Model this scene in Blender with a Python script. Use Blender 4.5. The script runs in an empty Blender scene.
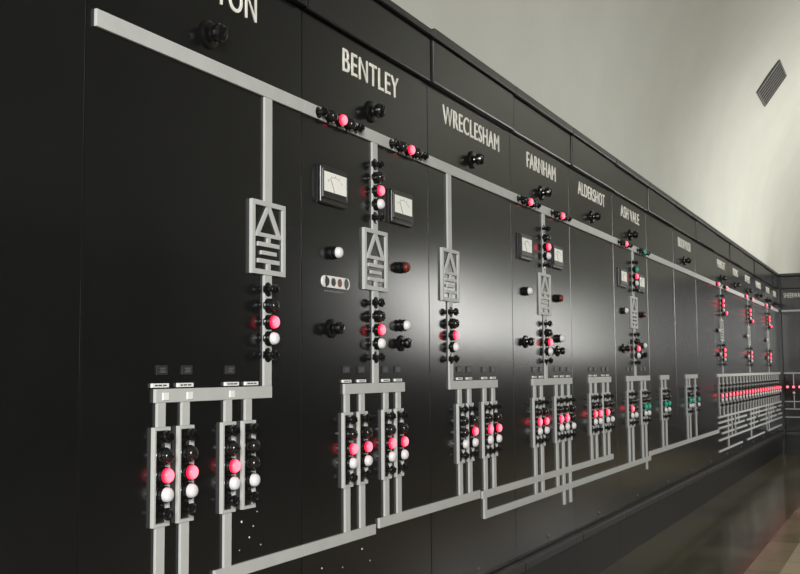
import bpy, bmesh, math
from mathutils import Vector, Matrix
ZS = -0.27           # survey levels -> metres above floor
scene = bpy.context.scene
scene.view_settings.view_transform = 'Standard'
COL = bpy.context.collection

# ------------------------------------------------------------ materials
def new_mat(name):
    m = bpy.data.materials.new(name); m.use_nodes = True
    nt = m.node_tree
    return m, nt, nt.nodes['Principled BSDF']
def simple(name, col, rough=.5, spec=.5, metal=0, noise=0, nscale=20, bump=0, coat=0):
    m, nt, b = new_mat(name)
    b.inputs['Roughness'].default_value = rough
    b.inputs['Specular IOR Level'].default_value = spec
    b.inputs['Metallic'].default_value = metal
    b.inputs['Coat Weight'].default_value = coat
    tc = nt.nodes.new('ShaderNodeTexCoord')
    nz = nt.nodes.new('ShaderNodeTexNoise'); nz.inputs['Scale'].default_value = nscale
    nz.inputs['Detail'].default_value = 5
    nt.links.new(tc.outputs['Object'], nz.inputs['Vector'])
    rp = nt.nodes.new('ShaderNodeMix'); rp.data_type = 'RGBA'
    rp.inputs['A'].default_value = (*[c*(1-noise) for c in col], 1)
    rp.inputs['B'].default_value = (*[c*(1+noise) for c in col], 1)
    nt.links.new(nz.outputs['Fac'], rp.inputs['Factor'])
    nt.links.new(rp.outputs['Result'], b.inputs['Base Color'])
    if bump:
        bp = nt.nodes.new('ShaderNodeBump'); bp.inputs['Strength'].default_value = bump
        bp.inputs['Distance'].default_value = .01
        nt.links.new(nz.outputs['Fac'], bp.inputs['Height'])
        nt.links.new(bp.outputs['Normal'], b.inputs['Normal'])
    return m
M_PANEL = simple('black_panel_enamel', (.0070, .0072, .0075), .20, .44, noise=.35, nscale=3, bump=.02)
M_HEAD = simple('black_header_enamel', (.0100, .0102, .0105), .26, .44, noise=.3, nscale=4)
M_CORN = simple('dark_grey_cornice_enamel', (.019, .019, .0192), .35, .45, noise=.2, nscale=4)
M_STRIP = simple('grey_mimic_paint', (.415, .42, .405), .5, .35, noise=.10, nscale=14)
M_BLACK = simple('black_bakelite', (.005, .005, .005), .2, .5, noise=.2)
M_CASE = simple('black_meter_casing', (.008, .008, .008), .28, .45, noise=.2)
M_DARKLENS = simple('unlit_dark_lens', (.012, .011, .011), .16, .5, noise=.2)
M_WHITE = simple('opal_white_lens', (.60, .59, .595), .28, .5, noise=.04)
M_DIMRED = simple('unlit_red_lens', (.11, .020, .012), .25, .4, noise=.1)
M_LETTER = simple('ivory_letter_paint', (.76, .75, .67), .45, .4, noise=.05)
M_CARD = simple('white_card', (.66, .66, .64), .6, .3, noise=.05)
M_DIAL = simple('meter_dial_ivory', (.80, .80, .74), .4, .4, noise=.04)
M_PLINTH = simple('black_plinth', (.005, .005, .005), .35, .3, noise=.3)
M_TAG = simple('dark_engraved_plate', (.018, .018, .018), .4, .5, noise=.3)
M_ENGR = simple('engraving_fill', (.15, .15, .145), .5, .4, noise=.1)
M_VENT = simple('grille_grey_metal', (.09, .09, .085), .5, .4, noise=.1)
M_BOLT = simple('steel_bolt', (.12, .12, .12), .4, .5, metal=.6)
M_FAR = simple('grey_painted_wall', (.10, .10, .095), .7, .3, noise=.1, nscale=2)
LD = .62     # depth scale of the lens and knob bodies
def lamp_mat(name, rim, mid, tip, s):
    m, nt, b = new_mat(name)
    tc = nt.nodes.new('ShaderNodeTexCoord'); sp = nt.nodes.new('ShaderNodeSeparateXYZ')
    nt.links.new(tc.outputs['Object'], sp.inputs[0])
    mr = nt.nodes.new('ShaderNodeMapRange'); mr.inputs['From Min'].default_value = -.026*LD
    mr.inputs['From Max'].default_value = -.062*LD
    nt.links.new(sp.outputs['Y'], mr.inputs['Value'])
    cr = nt.nodes.new('ShaderNodeValToRGB')
    cr.color_ramp.elements[0].color = (*rim, 1); cr.color_ramp.elements[1].color = (*tip, 1)
    cr.color_ramp.elements[1].position = 1.0
    e = cr.color_ramp.elements.new(.50); e.color = (*mid, 1)
    nt.links.new(mr.outputs['Result'], cr.inputs['Fac'])
    nt.links.new(cr.outputs['Color'], b.inputs['Emission Color'])
    b.inputs['Base Color'].default_value = (*[c*.15 for c in rim], 1)
    b.inputs['Emission Strength'].default_value = s
    b.inputs['Roughness'].default_value = .3
    b.inputs['Specular IOR Level'].default_value = .25
    return m
M_RED = lamp_mat('lit_red_lens', (.22, .0005, .010), (.85, .008, .036), (1.0, .15, .20), 3.0)
M_GREEN = lamp_mat('lit_green_lens', (.0, .05, .03), (.0, .18, .10), (.03, .38, .24), .9)

# ------------------------------------------------------------ mesh helpers
def mesh_from(bm, name, mat, smooth=False):
    me = bpy.data.meshes.new(name)
    bmesh.ops.recalc_face_normals(bm, faces=bm.faces)
    bm.to_mesh(me); bm.free()
    me.materials.append(mat)
    if smooth:
        for p in me.polygons: p.use_smooth = True
    return me
def add_box(bm, x0, x1, y0, y1, z0, z1, bev=0):
    r = bmesh.ops.create_cube(bm, size=1)
    vs = r['verts']
    for v in vs:
        v.co = Vector(((x0+x1)/2+v.co.x*(x1-x0), (y0+y1)/2+v.co.y*(y1-y0), (z0+z1)/2+v.co.z*(z1-z0)))
    if bev:
        es = list({e for v in vs for e in v.link_edges})
        bmesh.ops.bevel(bm, geom=es, offset=bev, segments=2, affect='EDGES', profile=.6)
def add_lathe(bm, prof, seg=24, cx=0, cz=0, s=1):
    rings = []
    for r, d in prof:
        d *= s
        if r < 1e-5:
            rings.append([bm.verts.new((cx, -d, cz))])
        else:
            rings.append([bm.verts.new((cx+r*math.cos(2*math.pi*i/seg), -d, cz+r*math.sin(2*math.pi*i/seg))) for i in range(seg)])
    for a, b in zip(rings, rings[1:]):
        for i in range(seg):
            j = (i+1) % seg
            if len(a) == 1 and len(b) == 1: continue
            if len(a) == 1: bm.faces.new((a[0], b[i], b[j]))
            elif len(b) == 1: bm.faces.new((a[i], a[j], b[0]))
            else: bm.faces.new((a[i], a[j], b[j], b[i]))
def box_mesh(name, mat, *a, bev=0):
    bm = bmesh.new(); add_box(bm, *a, bev=bev); return mesh_from(bm, name, mat)
def place(name, me, parent=None, loc=(0, 0, 0), rot=(0, 0, 0), scale=1, label=None, group=None):
    o = bpy.data.objects.new(name, me); COL.objects.link(o)
    if parent: o.parent = parent
    o.location = loc; o.rotation_euler = rot; o.scale = (scale,)*3
    if label: o['label'] = label
    return o
def bar(bm, p, q, w, y0, y1):
    """flat bar between (x,z) points p,q"""
    p = Vector(p); q = Vector(q); d = (q-p).normalized(); n = Vector((-d.y, d.x))*w/2
    c = [p+n, q+n, q-n, p-n]
    f = [bm.verts.new((v.x, y0, v.y)) for v in c]; g = [bm.verts.new((v.x, y1, v.y)) for v in c]
    bm.faces.new(f); bm.faces.new(g[::-1])
    for i in range(4):
        j = (i+1) % 4; bm.faces.new((f[i], g[i], g[j], f[j]))

# shared small-part meshes (axis = -Y, seated on y=0)
bm = bmesh.new(); add_lathe(bm, [(0, 0), (.0235, 0), (.0235, .008), (.0215, .012), (.0175, .014), (.0175, .020), (.0225, .022), (.0225, .034), (.018, .036), (0, .036)], s=LD)
ME_COLLAR = mesh_from(bm, 'lamp_collar', M_BLACK, False)
def lens_mesh(name, mat):
    bm = bmesh.new()
    pr = [(0, .028), (.0188, .028), (.0192, .036), (.0188, .046), (.0176, .053), (.0152, .0585), (.0115, .0625), (.006, .0650), (0, .0657)]
    add_lathe(bm, pr, 24, s=LD); return mesh_from(bm, name, mat, True)
LENS = {'r': lens_mesh('lens_red', M_RED), 'w': lens_mesh('lens_white', M_WHITE), 'g': lens_mesh('lens_green', M_GREEN),
        'd': lens_mesh('lens_dark', M_DARKLENS), 'm': lens_mesh('lens_dim', M_DIMRED)}
LLAB = {'r': 'glowing red domed lens', 'w': 'opal white domed lens', 'g': 'glowing green domed lens', 'd': 'unlit dark domed lens', 'm': 'unlit dull red domed lens'}
bm = bmesh.new(); add_lathe(bm, [(0, 0), (.024, 0), (.024, .005), (.020, .009), (.009, .011), (.008, .032), (0, .032)], s=LD)
ME_KBASE = mesh_from(bm, 'knob_base', M_BLACK)
bm = bmesh.new(); add_lathe(bm, [(0, .032), (.011, .032), (.0155, .036), (.0165, .044), (.0165, .050), (.011, .053), (.010, .062), (0, .063)], 20, s=LD)
add_box(bm, -.0022, .0022, -.0415, -.036, -.008, .008)
ME_KCAP = mesh_from(bm, 'knob_cap', M_BLACK)
bm = bmesh.new(); add_lathe(bm, [(0, 0), (.040, 0), (.041, .004), (.040, .008), (.034, .012), (.018, .014), (.014, .024), (0, .024)], 32)
ME_SBASE = mesh_from(bm, 'switch_base', M_BLACK)
bm = bmesh.new(); add_lathe(bm, [(0, .022), (.018, .022), (.024, .026), (.0265, .034), (.0265, .044), (.023, .052), (.014, .057), (0, .058)], 28)
add_box(bm, -.003, .003, -.0600, -.054, -.018, .018, bev=.001)
ME_SCAP = mesh_from(bm, 'switch_cap', M_BLACK, False)

def lamp(par, x, z, kind, y=-.004):
    c = place('indicator_lamp', ME_COLLAR, par, (x, y, z+ZS), label=LLAB[kind].replace('domed lens', 'indicator lamp in black collar'))
    place('lens', LENS[kind], c, label=LLAB[kind]); return c
def knob(par, x, z, y=-.004, a=0):
    c = place('control_knob', ME_KBASE, par, (x, y, z+ZS)); place('knob_cap', ME_KCAP, c, rot=(0, a, 0)); return c
def bigswitch(par, x, z, s=1):
    c = place('rotary_switch', ME_SBASE, par, (x, 0, z+ZS), scale=s); place('switch_handle', ME_SCAP, c, rot=(0, .5, 0)); return c
def stack(par, xs, zs, kinds, y=-.004):
    for i, k in enumerate(kinds):
        x = xs[i] if isinstance(xs, (list, tuple)) else xs
        z = zs[i] if isinstance(zs, (list, tuple)) else zs
        if k == 'k': knob(par, x, z, y, a=.35*((i*7) % 5-2))
        elif k != ' ': lamp(par, x, z, k, y)
SW = .042; ST = .008
def strip(par, x0, z0, x1, z1, w=SW, t=ST, y=0):
    bm = bmesh.new()
    if abs(x1-x0) > abs(z1-z0): a = (min(x0, x1), max(x0, x1), y-t-.0015, y, z0-w/2+ZS, z0+w/2+ZS)
    else: a = (x0-w/2, x0+w/2, y-t, y, min(z0, z1)+ZS, max(z0, z1)+ZS)
    add_box(bm, *a, bev=.0015)
    return place('mimic_strip', mesh_from(bm, 'mimic_strip', M_STRIP), par)
# transformer/rectifier symbol
def sym_mesh():
    bm = bmesh.new(); W = .092; H = .1125; b = .015
    for z in (-H+b/2, H-b/2): add_box(bm, -W, W, -.012, 0, z-b/2, z+b/2)
    for x in (-W+b/2, W-b/2): add_box(bm, x-b/2, x+b/2, -.012, 0, -H+b, H-b)
    bar(bm, (0, .100), (-.060, .010), .013, -.011, 0)
    bar(bm, (0, .100), (.060, .010), .013, -.0112, 0)
    add_box(bm, -.066, .066, -.0115, 0, .002, .014)
    add_box(bm, -.008, .008, -.011, 0, -.014, .002)
    add_box(bm, -.058, .058, -.0115, 0, -.027, -.014)
    add_box(bm, -.042, .042, -.0115, 0, -.052, -.040)
    add_box(bm, -.058, .058, -.0115, 0, -.078, -.065)
    add_box(bm, -.009, .009, -.011, 0, -H+b, -.078)
    return mesh_from(bm, 'rectifier_symbol', M_STRIP)
ME_SYM = sym_mesh()
ME_SYMB = box_mesh('symbol_backplate', M_PANEL, -.09, .09, -.004, 0, -.11, .11)
def frame_mesh():
    bm = bmesh.new(); W = .033; z0 = 1.106+ZS; z1 = 1.362+ZS; b = .009
    add_box(bm, -W, -W+b, -.012, 0, z0, z1, bev=.0015); add_box(bm, W-b, W, -.012, 0, z0, z1, bev=.0015)
    add_box(bm, -W+b, W-b, -.012, 0, z0, z0+b, bev=.0015); add_box(bm, -W+b, W-b, -.012, 0, z1-b, z1, bev=.0015)
    return mesh_from(bm, 'lamp_frame', M_STRIP)
ME_FRAME = frame_mesh()
# meter
bm = bmesh.new(); add_box(bm, -.094, .094, -.004, 0, -.068, .068, bev=.0015)
def rbox(x0, x1, y0, y1, z0, z1, rad):
    r = bmesh.ops.create_cube(bm, size=1)
    for v in r['verts']: v.co = Vector(((x0+x1)/2+v.co.x*(x1-x0), (y0+y1)/2+v.co.y*(y1-y0), (z0+z1)/2+v.co.z*(z1-z0)))
    bmesh.ops.bevel(bm, geom=list({e for v in r['verts'] for e in v.link_edges}), offset=rad, segments=4, affect='EDGES', profile=.5)
rbox(-.092, .092, -.017, -.002, -.066, .066, .0070)
rbox(-.084, .084, -.022, -.013, .044, .054, .003); rbox(-.084, .084, -.022, -.013, -.048, -.038, .003)
rbox(-.088, -.078, -.022, -.013, -.048, .054, .003); rbox(.078, .088, -.022, -.013, -.048, .054, .003)
ME_MCASE = mesh_from(bm, 'meter_case', M_CASE)
bm = bmesh.new(); add_box(bm, -.079, .079, -.0195, -.015, -.039, .045)
ME_MDIAL = mesh_from(bm, 'meter_dial', M_DIAL)
bm = bmesh.new()
for i in range(13):
    a = math.radians(132-7*i); r0 = .066; r1 = .070 if i % 3 else .074
    bar(bm, (r0*math.cos(a), r0*math.sin(a)-.038), (r1*math.cos(a), r1*math.sin(a)-.038), .0012, -.0202, -.0195)
a = math.radians(118); bar(bm, (-.006, -.022), (.062*math.cos(a), .062*math.sin(a)-.036), .0012, -.0205, -.0195)
add_box(bm, -.078, .078, -.0210, -.0195, -.039, -.024)
ME_MNEED = mesh_from(bm, 'meter_needle', M_CASE)
def meter(par, x, z):
    c = place('panel_meter', ME_MCASE, par, (x, 0, z+ZS), label='black cased square electrical panel meter')
    place('dial', ME_MDIAL, c, label='ivory meter dial'); place('needle', ME_MNEED, c)
# small plates
ME_TAG = box_mesh('legend_plate', M_TAG, -.022, .022, -.005, 0, -.013, .013, bev=.0015)
bm = bmesh.new()
for i, (w, z) in enumerate(((.013, .005), (.010, .000), (.014, -.005))): add_box(bm, -w, w, -.0054, -.0048, z-.0007, z+.0007)
ME_TAGT = mesh_from(bm, 'legend_lines', M_ENGR)
ME_CARD = box_mesh('card_label', M_CARD, -.033, .033, -.008, 0, -.0055, .0055, bev=.0008)
bm = bmesh.new()
for x0, x1 in ((-.024, -.013), (-.010, .004), (.008, .022)): add_box(bm, x0, x1, -.0084, -.0078, -.0018, .0018)
ME_CARDT = mesh_from(bm, 'card_print', M_TAG)
ME_CHIP = box_mesh('bar_label', M_CARD, -.012, .012, -.011, 0, -.010, .010, bev=.001)
def tag(par, x, z):
    c = place('legend_plate', ME_TAG, par, (x, 0, z+ZS)); place('engraving', ME_TAGT, c)
def card(par, x, s=1):
    c = place('card_label', ME_CARD, par, (x, 0, 1.470+ZS), scale=s); place('print', ME_CARDT, c)
def text_obj(par, body, xc, z0, z1, width, mat=M_LETTER, name='name_sign', y=0, label=None):
    cu = bpy.data.curves.new(name, 'FONT'); cu.body = body; cu.size = 1; cu.extrude = .05; cu.offset = 0
    cu.space_character = 1.12; cu.bevel_depth = 0
    o = bpy.data.objects.new('tmp', cu); COL.objects.link(o)
    dg = bpy.context.evaluated_depsgraph_get(); me = bpy.data.meshes.new_from_object(o.evaluated_get(dg))
    bpy.data.objects.remove(o)
    xs = [v.co.x for v in me.vertices]; ys = [v.co.y for v in me.vertices]
    sx = width/(max(xs)-min(xs)); sy = (z1-z0)/(max(ys)-min(ys)); cx = (max(xs)+min(xs))/2; y0 = min(ys)
    for v in me.vertices:
        x, yy, zz = v.co
        v.co = ((x-cx)*sx, (-.0035 if zz > 0 else 0), (yy-y0)*sy)
    me.materials.clear(); me.materials.append(mat)
    bm = bmesh.new(); bm.from_mesh(me); bmesh.ops.recalc_face_normals(bm, faces=bm.faces); bm.to_mesh(me); bm.free()
    return place(name, me, par, (xc, y, z0+ZS), label=label)

# ------------------------------------------------------------ panel sections
TOP = 2.935; HEADZ = 2.705; BOT = .58
def section(x0, x1, label, parent=None):
    g = 0.0030
    e = bpy.data.objects.new('control_panel', None); COL.objects.link(e); e.empty_display_size = .1
    e.location = (x0, 0, 0)
    W = x1-x0
    tp = TOP-(.014 if x0 < 3.8 else 0)
    hy = -.020 if int(round(x0)) % 2 else -.027
    place('panel_board', box_mesh('panel_board', M_PANEL, g*.8, W-g*.8, 0, .18, BOT+ZS, HEADZ-.004+ZS, bev=.0022), e)
    place('header_board', box_mesh('header_board', M_HEAD, g+.003, W-g-.003, hy, .18, HEADZ+ZS, TOP-.046+ZS, bev=.007), e)
    place('cornice', box_mesh('cornice', M_CORN, g+.001, W-g-.001, -.038, .19, TOP-.042+ZS, tp+ZS, bev=.007), e)
    place('base_rail', box_mesh('base_rail', M_CORN, 0.0005, W-.0005, -.045, .17, .53+ZS, BOT-.003+ZS, bev=.006), e)
    place('plinth', box_mesh('plinth', M_PLINTH, 0.0005, W-.0005, .0, .17, 0.0, .527+ZS), e)
    bm = bmesh.new()
    add_lathe(bm, [(0, 0), (.010, 0), (.010, .004), (.006, .008), (0, .009)], 12, W/2, .625+ZS)
    place('bolt', mesh_from(bm, 'bolt', M_BOLT), e)
    e['label'] = label; e['category'] = 'control panel'; e['group'] = 'black control panel sections'
    return e
Zmain = [1.755, 1.705, 1.655, 1.605, 1.555]
Zup = [2.27, 2.22, 2.17, 2.12, 2.07]
Zlow = [1.338, 1.288, 1.238, 1.189, 1.140]
BUS = 2.374; BARZ = 1.443
def symbol(e, x):
    c = place('rectifier_symbol', ME_SYM, e, (x, 0, 1.912+ZS)); place('symbol_backing', ME_SYMB, c)
def lowcol(e, x, kinds, zb, chip=False):
    strip(e, x, 1.362, x, BARZ-.018, w=.034)
    c = place('lamp_frame', ME_FRAME, e, (x, 0, 0))
    stack(e, x, Zlow, kinds, y=-.003)
    if zb < 1.1: strip(e, x, zb, x, 1.106, w=.036)
    if chip: place('bar_label', ME_CHIP, e, (x+.012, -.002, BARZ+ZS-.002))
def upper(e, c, bl='kdrdk', br='kdrdk', up='kdrwk', side=True):
    stack(e, [c+d for d in (-.415, -.35, -.285, -.22, -.155)], BUS, bl)
    stack(e, [c+d for d in (.134, .2, .268, .334, .4)], BUS, br)
    stack(e, c, Zup, up)
    if side:
        meter(e, c-.32, 2.135); meter(e, c+.215, 2.135)
        lamp(e, c-.31, 1.909, 'w', 0); lamp(e, c+.225, 1.905, 'm', 0)
        bigswitch(e, c-.315, 1.65, .8); lamp(e, c+.224, 1.680, 'w', 0); bigswitch(e, c+.224, 1.611, .75)

# plain section(s) at the near end
section(-1.107, -.107, 'plain black enamelled panel section')
section(-.107, .893, 'plain black enamelled panel section')
section(.893, 1.893, 'plain black enamelled panel section with no fittings')
S = {}
names = ['KINGSTON', 'BENTLEY', 'WRECLESHAM', 'FARNHAM', 'ALDERSHOT', 'ASH VALE', '', 'BROOKWOOD', '', 'PIRBRIGHT', 'WOKING', 'BYFLEET', 'WEYBRIDGE', 'WALTON', 'ESHER']
wid = [.50, .445, .68, .49, .61, .54, 0, .56, 0, .5, .38, .42, .5, .36, .32]
labs = ['black control panel section with mimic strips and four lamp columns',
 'black control panel section with two meters, lettered BENTLEY',
 'black control panel section lettered WRECLESHAM with one rectifier symbol',
 'black control panel section lettered FARNHAM with two meters',
 'black control panel section lettered ALDERSHOT with low lamp group',
 'black control panel section lettered ASH VALE with green lamps',
 'black control panel section with a small green lamp group',
 'black control panel section with name sign and green lamps',
 'plain black control panel section crossed by a grey strip']
for k in range(15):
    x0 = 1.893+k; x1 = min(x0+1, 16.58)
    e = section(x0, x1, labs[k] if k < len(labs) else 'black control panel section with dense bank of red lamps')
    S[k] = (e, x0)
    W = x1-x0
    strip(e, 0.0 if k else .025, BUS, W, BUS, w=.044)
    if names[k]:
        xc = W/2 if k else 2.374-x0
        text_obj(e, names[k], xc, 2.568+(0 if k else .005), 2.650+(0 if k else .005), wid[k])
        bigswitch(e, W/2-.01, 2.466)

# --- KINGSTON
e, o = S[0]; c = 2.685-o
strip(e, c, 2.025, c, BUS-.022); symbol(e, c); strip(e, c, BARZ+.018, c, 1.80)
stack(e, c, Zmain, 'kdrwk')
strip(e, 2.158-o, BARZ, c+.021, BARZ, w=.036)
for x, kk, zb in ((2.184, 'kdrwk', .55), (2.286, 'kdrwk', .60), (2.482, 'kdrwk', .61), (2.583, 'kddwk', 1.2)):
    lowcol(e, x-o, kk, zb, chip=x != 2.583)
strip(e, 2.42-o, .937, 1.0, .937, w=.036)
for x in (2.19, 2.295, 2.495): tag(e, x-o, 1.510)
for x in (2.18, 2.285, 2.50, 2.60): card(e, x-o)
# paint chips low on the board
ME_SPECK = None
bm = bmesh.new(); add_lathe(bm, [(0, 0), (.0032, 0), (.0022, .0012), (0, .0014)], 7)
ME_SPECK = mesh_from(bm, 'paint_chip', M_CARD)
for x, z, s in ((2.56, 1.07, 1.2), (2.62, 1.05, .8), (2.60, 1.02, 1.0), (2.66, .99, .7), (2.55, .99, .6), (2.64, 1.09, .6)):
    place('paint_chip', ME_SPECK, e, (x-o, 0, z+ZS), scale=s)
# --- BENTLEY
e, o = S[1]; c = 3.402-o
strip(e, c, 2.025, c, BUS-.022); symbol(e, c); strip(e, c, BARZ+.018, c, 1.80)
stack(e, c, Zmain, 'kdrwk'); upper(e, c)
strip(e, 3.163-o, BARZ, 3.64-o, BARZ, w=.036)
for x, zb in ((3.185, .955), (3.295, .955), (3.485, .971), (3.59, .971)):
    lowcol(e, x-o, 'kdrwk', zb); tag(e, x-o, 1.510); card(e, x-o, .9)
strip(e, 0, .937, 3.39-o, .937, w=.036); strip(e, 3.42-o, .953, 1.0, .953, w=.036)
for x, z, s in ((3.02, .86, 1.0), (3.16, .84, .8), (3.30, .88, 1.1), (3.22, .80, .7), (3.36, .83, .8)):
    place('paint_chip', ME_SPECK, e, (x-o, 0, z+ZS), scale=s)
# indicator plate with discs
bm = bmesh.new(); add_box(bm, -.075, .075, -.006, 0, -.020, .020)
add_lathe(bm, [(0, 0), (.0201, 0), (.0201, .006), (0, .006)], 20, -.075, 0); add_lathe(bm, [(0, 0), (.0201, 0), (.0201, .006), (0, .006)], 20, .075, 0)
pl = place('indicator_plate', mesh_from(bm, 'indicator_plate', M_CARD), e, (c-.29, 0, 1.808+ZS), label='small white oval plate with dark and red discs')
for dx, mm in ((-.065, M_BLACK), (-.022, M_BLACK), (.022, M_DIMRED), (.070, M_BLACK)):
    bm = bmesh.new(); add_lathe(bm, [(0, .005), (.014, .005), (.014, .008), (0, .008)], 20, dx, 0)
    place('disc', mesh_from(bm, 'disc', mm), pl)
bm = bmesh.new()
for i in range(9): add_box(bm, -.075+.016*i, -.064+.016*i, -.0012, 0, -.034, -.029)
place('caption_print', mesh_from(bm, 'caption_print', M_ENGR), pl)
# --- WRECLESHAM
e, o = S[2]; c = 4.10-o
strip(e, c, 2.025, c, BUS-.022); symbol(e, c); strip(e, c, BARZ+.018, c, 1.80)
stack(e, c, Zmain, 'kdrwk')
strip(e, 4.08-o, BARZ, 4.65-o, BARZ, w=.036)
for x, kk, zb in ((4.195, 'kddwk', .971), (4.305, 'kdrwk', .971), (4.49, 'kdrwk', .962), (4.60, 'kdrwk', .962)):
    lowcol(e, x-o, kk, zb); tag(e, x-o, 1.510); card(e, x-o, .9)
strip(e, 0, .953, 4.41-o, .953, w=.036); strip(e, 4.44-o, .945, 1, .945, w=.034)
strip(e, 4.46-o, .853, 1, .853, w=.034); strip(e, 4.477-o, .870, 4.477-o, .928, w=.034)
# --- FARNHAM
e, o = S[3]; c = 5.394-o
strip(e, c, 2.025, c, BUS-.022); symbol(e, c); strip(e, c, BARZ+.018, c, 1.80)
stack(e, c, Zmain, 'kdrwk'); upper(e, c)
strip(e, 5.16-o, BARZ, 5.86-o, BARZ, w=.036)
for x, kk, zb in ((5.20, 'kdrwk', .87), (5.31, 'kdrwk', .87), (5.57, 'kdrwk', .87), (5.68, 'kdrwk', .76), (5.80, 'kddwk', .76)):
    lowcol(e, x-o, kk, zb); tag(e, x-o, 1.510); card(e, x-o, .85)
strip(e, 0, .945, 1, .945, w=.034); strip(e, 0, .853, 1, .853, w=.034)
# --- ALDERSHOT
e, o = S[4]
strip(e, 6.22-o, BARZ, 6.73-o, BARZ, w=.036)
for x, kk in ((6.26, 'kdrwk'), (6.37, 'kdrwk'), (6.55, 'kdrwk'), (6.66, 'kddwk')): lowcol(e, x-o, kk, .962); tag(e, x-o, 1.510); card(e, x-o, .85)
strip(e, 0, .945, .85, .945, w=.034); strip(e, 0, .853, 1, .853, w=.034)
# --- ASH VALE
e, o = S[5]; c = 7.42-o
strip(e, c, 2.025, c, BUS-.022); symbol(e, c); strip(e, c, BARZ+.018, c, 1.80)
stack(e, c, Zmain, 'kdrwk'); upper(e, c, br='kdgdk', up='kgrwk')
strip(e, 7.16-o, BARZ, 7.86-o, BARZ, w=.036)
for x, kk, zb in ((7.20, 'kdrwk', .87), (7.31, 'kddwk', .87), (7.60, 'kdgwk', .87), (7.71, 'kdgwk', .78)): lowcol(e, x-o, kk, zb); tag(e, x-o, 1.510)
strip(e, 0, .853, .93, .853, w=.034); strip(e, .90, .885, 1, .885, w=.034)
# --- sections 6..8
e, o = S[6]
strip(e, 8.24-o, BARZ, 8.55-o, BARZ, w=.036)
for x in (8.29, 8.42): lowcol(e, x-o, 'kdgwk', .902)
strip(e, 0, .885, 1, .885, w=.034)
e, o = S[7]
strip(e, 9.25-o, BARZ, 9.8-o, BARZ, w=.036)
for x in (9.30, 9.42, 9.70): lowcol(e, x-o, 'kdgwk', .902)
strip(e, 0, .885, 1, .885, w=.034)
e, o = S[8]; strip(e, 0, .885, 1, .885, w=.034)
# --- dense bank 9..14
for k in range(9, 15):
    e, o = S[k]; W = 1.0 if k < 14 else 16.58-o
    strip(e, 0, BARZ, W, BARZ, w=.030)
    n = 4 if k < 14 else 2
    zbs = [.80, 1.035, .925, .69, 1.035]
    for i in range(n):
        x = .12+.25*i
        lowcol(e, x, 'kdrwk', zbs[(i*2+k) % 5])
    for z, a, b_ in ((1.02, 0, W), (.965, .15*(k % 3), W), (.91, 0, W*.8), (.85, .2, W), (.79, 0, W), (.68, 0, W if k % 2 else .6)): strip(e, a, z, b_, z, w=.020)
for k, cx in ((9, 11.27), (11, 13.31), (13, 15.22)):
    e, o = S[k]; c = cx-o
    strip(e, c, 2.025, c, BUS-.022); strip(e, c, BARZ+.018, c, 1.80); symbol(e, c)
    stack(e, c, Zmain, 'krrwk'); stack(e, c, Zup, 'krrwk')
    stack(e, [c+d for d in (-.285, -.22, -.155)], BUS, 'rwk'); stack(e, [c+d for d in (.134, .2, .268)], BUS, 'kwr')
    lamp(e, c-.28, 1.9, 'w', 0); lamp(e, c+.22, 2.1, 'r', 0); lamp(e, c-.25, 1.655, 'w', 0)
# --- end section turned across the room
e = section(16.6, 17.6, 'black control panel section across the room end, lettered SHEERWATER')
e.rotation_euler = (0, 0, -math.pi/2); e.location = (16.60, -.05, 0)
text_obj(e, 'SHEERWATER', .20, 2.570, 2.640, .32)
strip(e, 0, BUS, 1, BUS, w=.026); strip(e, 0, BARZ, 1, BARZ, w=.020)
for i in range(11):
    x = .05+.085*i
    lamp(e, x, 1.238, 'r')
    if i % 2: lamp(e, x, 1.15, 'w', -.008); strip(e, x, 1.27, x, BARZ-.012, w=.012); strip(e, x, (.80, .92, 1.03)[i % 3], x, 1.12, w=.012)
for z in (1.02, .91, .79): strip(e, 0, z, 1, z, w=.014)
bigswitch(e, .5, 2.466)
e2 = section(17.6, 18.6, 'black control panel section across the end of the room')
e2.rotation_euler = (0, 0, -math.pi/2); e2.location = (16.60, -1.05, 0)
# corner filler post
bm = bmesh.new(); add_box(bm, 16.59, 16.79, -.045, .18, 0, TOP+ZS, bev=.004)
cp = place('corner_post', mesh_from(bm, 'corner_post', M_HEAD)); cp['label'] = 'black enamelled corner post joining two control panel runs'; cp['category'] = 'corner post'

# ------------------------------------------------------------ room
def plaster():
    m, nt, b = new_mat('white_plaster')
    b.inputs['Roughness'].default_value = .8
    tc = nt.nodes.new('ShaderNodeTexCoord'); nz = nt.nodes.new('ShaderNodeTexNoise')
    nz.inputs['Scale'].default_value = 1.6; nz.inputs['Detail'].default_value = 10; nz.inputs['Roughness'].default_value = .6
    nt.links.new(tc.outputs['Object'], nz.inputs['Vector'])
    cr = nt.nodes.new('ShaderNodeValToRGB')
    cr.color_ramp.elements[0].position = .32; cr.color_ramp.elements[0].color = (.56, .565, .51, 1)
    cr.color_ramp.elements[1].position = .68; cr.color_ramp.elements[1].color = (.60, .605, .55, 1)
    nt.links.new(nz.outputs['Fac'], cr.inputs['Fac']); nt.links.new(cr.outputs['Color'], b.inputs['Base Color'])
    n2 = nt.nodes.new('ShaderNodeTexNoise'); n2.inputs['Scale'].default_value = 7; n2.inputs['Detail'].default_value = 4
    nt.links.new(tc.outputs['Object'], n2.inputs['Vector'])
    bp = nt.nodes.new('ShaderNodeBump'); bp.inputs['Strength'].default_value = .05; bp.inputs['Distance'].default_value = .012
    nt.links.new(n2.outputs['Fac'], bp.inputs['Height']); nt.links.new(bp.outputs['Normal'], b.inputs['Normal'])
    return m
M_WALL = plaster()
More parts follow.
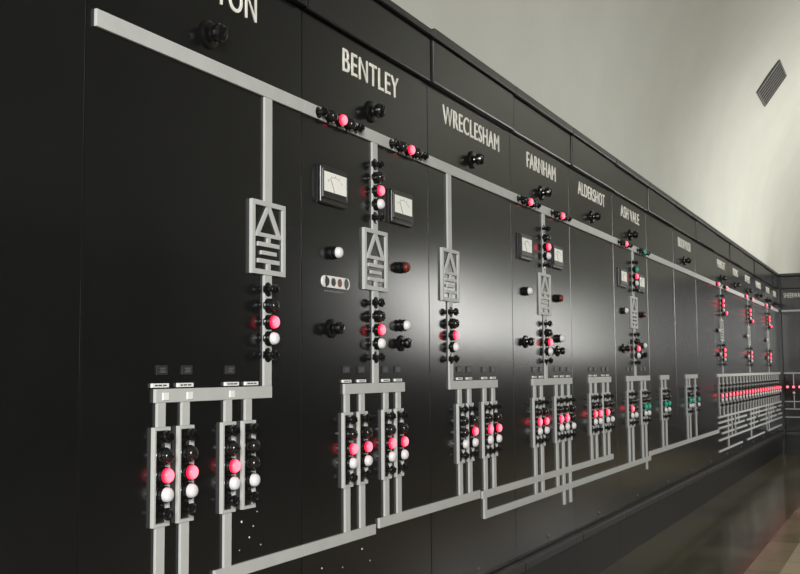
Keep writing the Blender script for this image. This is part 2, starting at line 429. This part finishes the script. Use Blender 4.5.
def floor_mat():
    m, nt, b = new_mat('polished_tile_floor')
    tc = nt.nodes.new('ShaderNodeTexCoord'); sp = nt.nodes.new('ShaderNodeSeparateXYZ')
    nt.links.new(tc.outputs['Object'], sp.inputs[0])
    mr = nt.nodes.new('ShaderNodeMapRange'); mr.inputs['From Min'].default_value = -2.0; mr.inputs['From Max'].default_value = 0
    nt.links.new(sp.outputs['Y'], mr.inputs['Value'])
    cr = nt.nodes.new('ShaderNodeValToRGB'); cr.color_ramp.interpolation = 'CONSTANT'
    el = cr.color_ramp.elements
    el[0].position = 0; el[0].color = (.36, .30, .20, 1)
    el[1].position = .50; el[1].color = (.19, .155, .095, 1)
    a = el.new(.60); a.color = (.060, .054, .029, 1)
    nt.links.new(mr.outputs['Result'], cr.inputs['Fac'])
    nz = nt.nodes.new('ShaderNodeTexNoise'); nz.inputs['Scale'].default_value = 3; nz.inputs['Detail'].default_value = 6
    nt.links.new(tc.outputs['Object'], nz.inputs['Vector'])
    br = nt.nodes.new('ShaderNodeTexBrick'); br.offset = 0; br.inputs['Scale'].default_value = 1
    br.inputs['Brick Width'].default_value = .4; br.inputs['Row Height'].default_value = .4; br.inputs['Mortar Size'].default_value = .004
    br.inputs['Color1'].default_value = (.65, .65, .65, 1); br.inputs['Color2'].default_value = (1.25, 1.25, 1.25, 1); br.inputs['Mortar'].default_value = (.45, .45, .45, 1)
    nt.links.new(tc.outputs['Object'], br.inputs['Vector'])
    mx = nt.nodes.new('ShaderNodeMix'); mx.data_type = 'RGBA'; mx.blend_type = 'MULTIPLY'; mx.inputs['Factor'].default_value = 1
    nt.links.new(cr.outputs['Color'], mx.inputs['A']); nt.links.new(br.outputs['Color'], mx.inputs['B'])
    nt.links.new(mx.outputs['Result'], b.inputs['Base Color'])
    m2 = nt.nodes.new('ShaderNodeMapRange'); m2.inputs['To Min'].default_value = .09; m2.inputs['To Max'].default_value = .18
    nt.links.new(nz.outputs['Fac'], m2.inputs['Value']); nt.links.new(m2.outputs['Result'], b.inputs['Roughness'])
    b.inputs['IOR'].default_value = 1.14
    b.inputs['Specular IOR Level'].default_value = .5
    return m
M_FLOOR = floor_mat()
def structure(o): o['kind'] = 'structure'; return o
YW = .2; R = 3.14; YC = YW-R; ZSP = 3.0+ZS; XA = -4; XB = 25.0
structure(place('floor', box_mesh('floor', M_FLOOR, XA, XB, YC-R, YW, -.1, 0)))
structure(place('wall_back', box_mesh('wall_back', M_WALL, XA, XB, YW, YW+.15, 0, ZSP)))
structure(place('wall_front', box_mesh('wall_front', M_FAR, XA, XB, YC-R-.15, YC-R, 0, ZSP)))
bm = bmesh.new(); N = 96; rows = []
for i in range(N+1):
    a = math.pi*i/N; y = YC+R*math.cos(a); z = ZSP+R*math.sin(a)
    rows.append((bm.verts.new((XA, y, z)), bm.verts.new((XB, y, z))))
for a, b in zip(rows, rows[1:]): bm.faces.new((a[0], a[1], b[1], b[0]))
structure(place('ceiling', mesh_from(bm, 'ceiling', M_WALL, True)))
def endwall(name, x):
    bm = bmesh.new(); vs = [bm.verts.new((x, YC-R, 0)), bm.verts.new((x, YC+R, 0))]
    for i in range(N+1):
        a = math.pi*i/N; vs.append(bm.verts.new((x, YC+R*math.cos(a), ZSP+R*math.sin(a))))
    bm.faces.new(vs); structure(place(name, mesh_from(bm, name, M_WALL)))
endwall('wall_right', XB); endwall('wall_left', XA)
# vent grille on the vault
a0 = math.radians(36.6); cy = YC+(R-.004)*math.cos(a0); cz = ZSP+(R-.004)*math.sin(a0)
bm = bmesh.new(); L = .36; H = .22
add_box(bm, -L, L, -.02, .02, -H, -H+.02); add_box(bm, -L, L, -.02, .02, H-.02, H)
add_box(bm, -L, -L+.02, -.02, .02, -H+.02, H-.02); add_box(bm, L-.02, L, -.02, .02, -H+.02, H-.02)
fr = mesh_from(bm, 'grille_frame', M_VENT)
bm = bmesh.new()
for i in range(7):
    x = -L+.06+i*(2*L-.12)/6; add_box(bm, x-.018, x+.018, -.016, .005, -H+.02, H-.02)
sl = mesh_from(bm, 'grille_slats', simple('grille_slat_metal', (.16, .16, .15), .5, .4, noise=.1))
v = place('air_vent', fr, None, (12.80, cy, cz), (a0, 0, 0))
v['label'] = 'grey metal ventilation grille set in the curved white ceiling'; v['category'] = 'air vent'
place('slats', sl, v)
place('duct_back', box_mesh('duct_back', M_BLACK, -L+.02, L-.02, -.008, .003, -H+.02, H-.02), v)

# ------------------------------------------------------------ lights
def area(name, loc, size, power, target, col=(1, 1, .975), sy=None, spread=180):
    l = bpy.data.lights.new(name, 'AREA'); l.energy = power; l.size = size; l.color = col; l.spread = math.radians(spread)
    if sy: l.shape = 'RECTANGLE'; l.size_y = sy
    o = bpy.data.objects.new(name, l); COL.objects.link(o); o.location = loc
    o.rotation_euler = (Vector(target)-Vector(loc)).to_track_quat('-Z', 'Y').to_euler(); return o
area('front_fill_light', (-2.5, -3.6, 2.4), 2.0, 185, (4.5, 0, .9), spread=90)  # unseen fill light added behind the camera to brighten the panel fronts
area('ceiling_light_middle', (6.5, -4.2, 4.2), 1.6, 36, (7.5, -.2, .6), sy=.5, spread=100)
area('ceiling_light_far', (11.5, -4.4, 4.2), 1.6, 46, (13, -.2, .6), sy=.5, spread=100)
area('uplight_far', (14.6, -4.7, 2.2), 2.6, 205, (14.9, -.8, 4.9), sy=1.4, col=(1, .99, .94), spread=172)
area('uplight_end', (20.0, -4.8, 2.1), 2.4, 110, (20.0, -.8, 4.6), sy=1.4, col=(1, .99, .94), spread=172)
w = bpy.data.worlds.new('world'); scene.world = w; w.use_nodes = True
w.node_tree.nodes['Background'].inputs[0].default_value = (.5, .5, .49, 1); w.node_tree.nodes['Background'].inputs[1].default_value = .1

# ------------------------------------------------------------ camera
F, yaw, pitch, roll, d, h = 1042.976, .45386, .08146, -.00752, 1.76666, 1.5
f = Vector((math.cos(yaw)*math.cos(pitch), math.sin(yaw)*math.cos(pitch), math.sin(pitch)))
r = Vector((math.sin(yaw), -math.cos(yaw), 0)); u = r.cross(f)
r2 = r*math.cos(roll)+u*math.sin(roll); u2 = -r*math.sin(roll)+u*math.cos(roll)
cd = bpy.data.cameras.new('camera'); cd.sensor_width = 36; cd.lens = F*36/800; cd.clip_start = .05
co = bpy.data.objects.new('camera', cd); COL.objects.link(co)
mw = Matrix.Identity(4)
for i in range(3): mw[i][0] = r2[i]; mw[i][1] = u2[i]; mw[i][2] = -f[i]
mw[0][3] = 0; mw[1][3] = -d; mw[2][3] = h+ZS
co.matrix_world = mw
scene.camera = co
